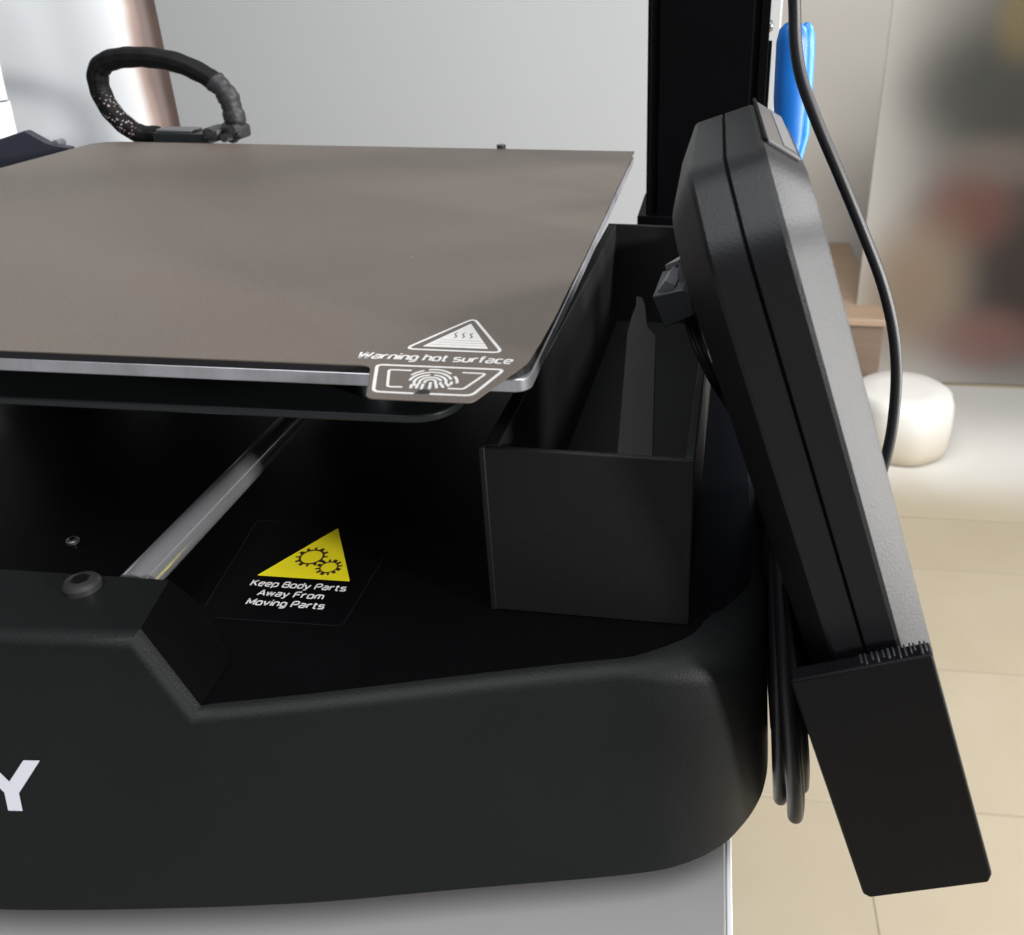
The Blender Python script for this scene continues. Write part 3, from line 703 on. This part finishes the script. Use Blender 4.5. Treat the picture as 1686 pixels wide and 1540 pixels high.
for r_ in ridges: sheet('fingerprint_ridge', ribbon_geo(r_, .52), .005, .03, 'white_print', bp)
v = [(217.0, -10.9), (217.2, -9.9), (217.9, -9.3), (218.8, -9.5), (219.4, -10.1), (219.3, -10.9), (218.2, -11.2)]
sheet('notch', (v, [tuple(range(7))]), .006, .035, 'magnet', bp)

# ================================================================== TRAY AND SCRAPER
ang = R(-1.75); ca, sa = math.cos(ang), math.sin(ang); TX, TY = 223.4, 5.3
def tr(p): return (TX+p[0]*ca-p[1]*sa, TY+p[0]*sa+p[1]*ca, p[2])
TZ0, TZ1, TW, TL = ZD, -19.4, 42.7, 178
ty = thing('tray', 'long open black printed tray on the deck beside the heated bed', 'tray', (247, 90, ZD))
def tbox(name, x0, x1, y0, y1, z0, z1, mt, par, bev=.3):
    v, f = box_geo(x0, x1, y0, y1, z0, z1); return obj(name, [tr(p) for p in v], f, mt, par, bevel=bev)
tbox('front_wall', 0, TW, 0, 1.3, TZ0, TZ1, 'tray', ty)
tbox('rear_wall', 0, TW, TL-2, TL, TZ0, TZ1, 'tray', ty)
tbox('side_wall', .02, 3.2, 1.35, TL-2.05, TZ0+.02, TZ1-.05, 'tray', ty)
tbox('side_wall', TW-1.9, TW-.02, 1.35, TL-2.05, TZ0+.02, TZ1-.05, 'tray', ty)
tbox('bottom', 3.25, TW-1.95, 1.35, TL-2.05, TZ0+.02, TZ0+2, 'tray', ty)
tbox('corner_post', -.7, .6, -.25, 1.0, TZ0+.02, TZ1+.1, 'tray', ty, .25)
# scraper leaning back inside
P = [((1014, 770), 0), ((1033, 546), .80), ((1040, 520), .9), ((1047, 503), .96), ((1048, 487), 1.0), ((1058, 490), 1.0), ((1062, 503), .96), ((1066, 537), .84), ((1080, 553), .79), ((1074, 770), 0)]
pts3 = []
for (px, py), t in P: pts3.append(on_y(px, py, 8.5+46*t))
low0, low1 = pts3[0].copy(), pts3[-1].copy()
nrm = (pts3[1]-pts3[0]).cross(pts3[-1]-pts3[0]).normalized()*1.3
sv = pts3+[p+nrm for p in pts3]; n = len(pts3)
ex = (low0-pts3[1]).normalized()*26; k = len(sv)
sc_ = thing('scraper', 'flat olive grey scraper leaning inside the black tray', 'scraper', tuple((low0+low1)/2-Vector((0, 0, 12))))
obj('handle', sv, [tuple(range(n)), tuple(range(2*n-1, n-1, -1))]+[(i, (i+1) % n, n+(i+1) % n, n+i) for i in range(n)], 'scraper', sc_, bevel=.15)
bl = [low0, low1, low1+Vector((1, 3, -26)), low0+Vector((-1, 3, -26))]
sv = bl+[p+nrm*.5 for p in bl]; obj('blade', [(p.x, p.y, max(p.z, -57.9)) for p in sv], [(0, 1, 2, 3), (7, 6, 5, 4), (0, 4, 5, 1), (1, 5, 6, 2), (2, 6, 7, 3), (3, 7, 4, 0)], 'scraper', sc_)

# ================================================================== CONTROL SCREEN
TH = R(19.2); NV = Vector((math.cos(TH), 0, math.sin(TH))); AV = Vector((-math.sin(TH), 0, math.cos(TH)))
SCR_SIZE, SCR_AT = .93, Vector((18.68, -10.22, 4.63))
def sl(n_, y, a_): return (NV*n_+AV*a_+Vector((0, y, 0)))*SCR_SIZE+SCR_AT
A0, A1, Y0, Y1, CC = -181.0, -54.0, 0.0, 88.0, 13.0
scr = thing('control_screen', 'black tilted control screen unit seen edge on, in its printed foot', 'screen', tuple(sl(266, 40, A0)))
def octo(ins):
    # chamfered rectangle in (y, a), inset by `ins`, corners slightly rounded
    k = ins*(math.sqrt(2)-1); c = CC-ins*2+ins*math.sqrt(2)
    c = max(c, 2); y0, y1, a0, a1 = Y0+ins, Y1-ins, A0+ins*.6, A1-ins
    P = [(y0+c, a0), (y1-c, a0), (y1, a0+c), (y1, a1-c), (y1-c, a1), (y0+c, a1), (y0, a1-c), (y0, a0+c)]
    return rounded(P, 5.0, 5)
levels = [(253.6, 8.0), (254.0, 7.2), (259.2, .35), (260.0, 0), (265.85, 0), (265.9, .7), (266.55, .7), (266.6, 0), (272.6, 0), (273.5, .35), (279.1, 6.6), (279.6, 7.4)]
def loft(levels):
    V, F = [], []; n = None
    for nv, ins in levels:
        P = octo(ins); n = len(P); V += [sl(nv, y, a_) for y, a_ in P]
    for l in range(len(levels)-1):
        for k in range(n): F.append((l*n+k, l*n+(k+1) % n, (l+1)*n+(k+1) % n, (l+1)*n+k))
    F.append(tuple(range(n-1, -1, -1))); F.append(tuple(range((len(levels)-1)*n, len(levels)*n)))
    return V, F
v, f = loft(levels[:5]); obj('back_shell', v, f, 'screen', scr, smooth=16)
v, f = loft([(265.86, .75), (266.59, .75)]); obj('seam', v, f, 'seam', scr)
v, f = loft(levels[7:]); obj('front_shell', v, f, 'screen', scr, smooth=16)
pd = [sl(279.25, y, a_) for y, a_ in ((14, -156), (74, -156), (74, -70), (14, -70))]; pd2 = [p+NV*.42 for p in pd]
obj('display', pd+pd2, [(3, 2, 1, 0), (4, 5, 6, 7), (0, 1, 5, 4), (1, 2, 6, 5), (2, 3, 7, 6), (3, 0, 4, 7)], 'glass', scr)
# glossy strip let into the top chamfer, with a raised border
def chamfer_pt(u, y, off):   # u 0..1 across the chamfer from the rim to the face
    a_, b_ = Vector((273.5, A1-.35)), Vector((279.1, A1-6.6)); d = (b_-a_); nn_ = Vector((-d.y, d.x)).normalized(); q = a_+d*u+nn_*off; return sl(q.x, y, q.y)
def cham_plate(name, u0, u1, y0, y1, t0, t1, mt, par):
    v = [chamfer_pt(u, y, t) for t in (t0, t1) for y in (y0, y1) for u in (u0, u1)]
    return obj(name, v, [(0, 2, 3, 1), (4, 5, 7, 6), (0, 1, 5, 4), (2, 6, 7, 3), (0, 4, 6, 2), (1, 3, 7, 5)], mt, par, bevel=.12)
gs = cham_plate('light_strip', .10, .93, 24, 78, .03, .45, 'gloss', scr)
cham_plate('border', -.02, .08, 22, 80, .02, .7, 'seam', gs)
cham_plate('border', .10, .93, 21.6, 23.6, .02, .6, 'connector_lt', gs)
cham_plate('inset', .55, .90, 28, 74, .46, .6, 'connector_lt', gs)
# wire plug on its back
cp = thing('wire_plug', 'small grey wire plug on the back of the tilted screen', 'plug', tuple(on_y(1110, 540, 52)))
fc_ = [(1074, 489), (1094, 541), (1143, 519), (1137, 482), (1124, 477)]
v, f = prism_geo(fc_, lambda p: on_y(p[0], p[1], 44), lambda p: on_y(p[0], p[1], 44)+Vector((1.5, 13, 2))); obj('plug_body', v, f, 'connector', cp, bevel=.25)
v, f = prism_geo([(1096, 461), (1076, 487), (1110, 480), (1112, 470)], lambda p: on_y(p[0], p[1], 46), lambda p: on_y(p[0], p[1], 46)+Vector((1.5, 9, 1))); obj('latch', v, f, 'connector_lt', cp, bevel=.2)
v, f = prism_geo([(1094, 437), (1097, 447), (1118, 436), (1117, 428)], lambda p: on_y(p[0], p[1], 54), lambda p: on_y(p[0], p[1], 54)+Vector((4, 6, 1))); obj('clip', v, f, 'connector_lt', cp, bevel=.2)
v, f = prism_geo([(1112, 470), (1117, 435), (1122, 445), (1130, 462)], lambda p: on_y(p[0], p[1], 50), lambda p: on_y(p[0], p[1], 50)+Vector((3, 9, 1))); obj('clip_arm', v, f, 'connector_lt', cp, bevel=.2)
for k in range(4):
    tube('wire', catmull([on_y(1128+k*4, 522-k*3, 47+k), on_y(1138+k*5, 556, 46+k), on_y(1155+k*4, 596, 44+k), on_y(1178+k*4, 640, 46+k), on_y(1215+k*3, 690, 60), on_y(1260+k*3, 720, 70)], 6), .55, 'connector' if k % 2 else 'cable', cp, 8)

# ================================================================== BRACKET
br = thing('screen_foot', 'slanted black printed foot holding the bottom of the tilted screen', 'bracket', tuple(sl(265, 30, -225)))
BN0, BN1, BA0, BA1, BY0, BY1 = 250.0, 281.2, -225.2, -156.3, -5.0, 92.0
def nbox(name, n0, n1, y0, y1, a0, a1, mt, par, bev=.5):
    v, f = box_geo(n0, n1, y0, y1, a0, a1); return obj(name, [sl(*p) for p in v], f, mt, par, bevel=bev)
v, f = prism_geo([(BN0, BA1), (BN1-2.2, BA1+.0), (BN1-1.6, BA0+2.5), (BN1-2.8, BA0), (BN0+1.2, BA0), (BN0-.0, BA0+1.5)][::-1], lambda p: sl(p[0], BY0, p[1]), lambda p: sl(p[0], BY0+4.2, p[1])); obj('front_wall', v, f, 'bracket', br, bevel=.6, segs=3)
nbox('side_wall', BN0, BN0+1.6, BY0+4.22, BY1, BA0+1, BA1-1, 'bracket', br)
nbox('side_wall', BN1-3.6, BN1-2.5, BY0+4.25, BY1, BA0+1, A0-.2, 'bracket', br)
nbox('block', BN0+1.65, BN1-3.65, BY0+4.25, BY1-.1, BA0+.6, A0-.1, 'bracket', br)
nbox('rear_wall', BN0+1.65, BN1-3.65, 89, BY1-.1, A0, BA1-1, 'bracket', br)
for k in range(13):
    n_ = BN1-3.2-k*1.1+random.uniform(-.22, .22); nbox('print_rib', n_, n_+random.uniform(.35, .65), BY0+.5+random.uniform(0, 1.3), BY0+4.0, BA1-.2, BA1+(.95-.065*k)*random.uniform(.35, 1.15), 'connector', br, .12)
# arm reaching to the base side
v, f = prism_geo([(282, -22), (288, -22), (300, -66), (312, -108), (287.9, -107.5), (284.6, -62), (282, -58)], lambda p: (p[0], 22, p[1]), lambda p: (p[0], 60, p[1])); obj('arm', v, f, 'bracket', br, bevel=.5)

# ================================================================== LOOSE CABLES
cb = thing('cable_bundle', 'folded bundle of thick black cables hanging between base and screen foot', 'cable', tuple(on_y(1300, 1350, 10)))
def hang(px_a, px_b, top_a, top_b, pyb, y, r, w):
    c = [on_y(px_a[0], top_a, y+18), on_y(px_a[1], (top_a+pyb)/2, y+4), on_y(px_a[2], pyb-60, y), on_y((px_a[2]+px_b[2])/2, pyb-9, y+r*1.0), on_y(px_b[2], pyb-60, y+r*2.4), on_y(px_b[1], (top_b+pyb)/2, y+9), on_y(px_b[0], top_b, y+24)]
    return tube('cable_strand', catmull(c, 9), r, 'cable', cb, 14, up=Vector((1, 0, .2)))
hang((1276, 1279, 1283), (1282, 1284, 1287), 860, 880, 1323, 8, 1.75, 0)
hang((1284, 1294, 1307), (1288, 1300, 1312), 900, 930, 1352, 4, 1.9, 0)
hang((1290, 1308, 1321), (1296, 1314, 1323), 960, 980, 1305, 12, 1.5, 0)
tc_px = [(1300, -160), (1308, 0), (1310, 70), (1320, 130), (1345, 200), (1383, 290), (1422, 385), (1452, 465), (1470, 540), (1476, 610), (1472, 680), (1462, 740), (1440, 810), (1400, 900)]
path = catmull([on_y(px, py, 118-i*1.6) for i, (px, py) in enumerate(tc_px)], 8)
o = tube('thin_cable', path, 1.75, 'cable', None, 14, base=tuple(path[-1])); tag(o, 'single thin black cable curving down in front of the far wall', 'cable')
# blue handled pliers standing behind the screen
pl = thing('pliers', 'blue plastic handled tool standing behind the screen beside the column', 'pliers', (281, 168, ZD))
q = on_y(1306, 52, 160); q2 = on_y(1298, 230, 160)
dv_ = (q2-q).normalized()
path = [q+dv_*(-3.2), q+dv_*(-2.4), q+dv_*(-.8), q+dv_*3, q+dv_*20, q2, Vector((281, 164, -56))]
v, f, uv = tube_geo(path, [.8, 2.6, 4.3, 5.2, 5.4, 4.6, 3.2], 18, .7); obj('grip', v, f, 'blue', pl, smooth=60)
q = on_y(1328, 62, 166); q2 = on_y(1321, 220, 166); dv_ = (q2-q).normalized()
path = [q+dv_*(-4.6), q+dv_*(-3.4), q+dv_*(-.8), q+dv_*4, q+dv_*16, q2, Vector((283, 169, -56))]
v, f, uv = tube_geo(path, [.6, 1.8, 2.6, 2.9, 2.7, 2.4, 2.0], 16, .9); obj('grip', v, f, 'blue_lt', pl, smooth=60)
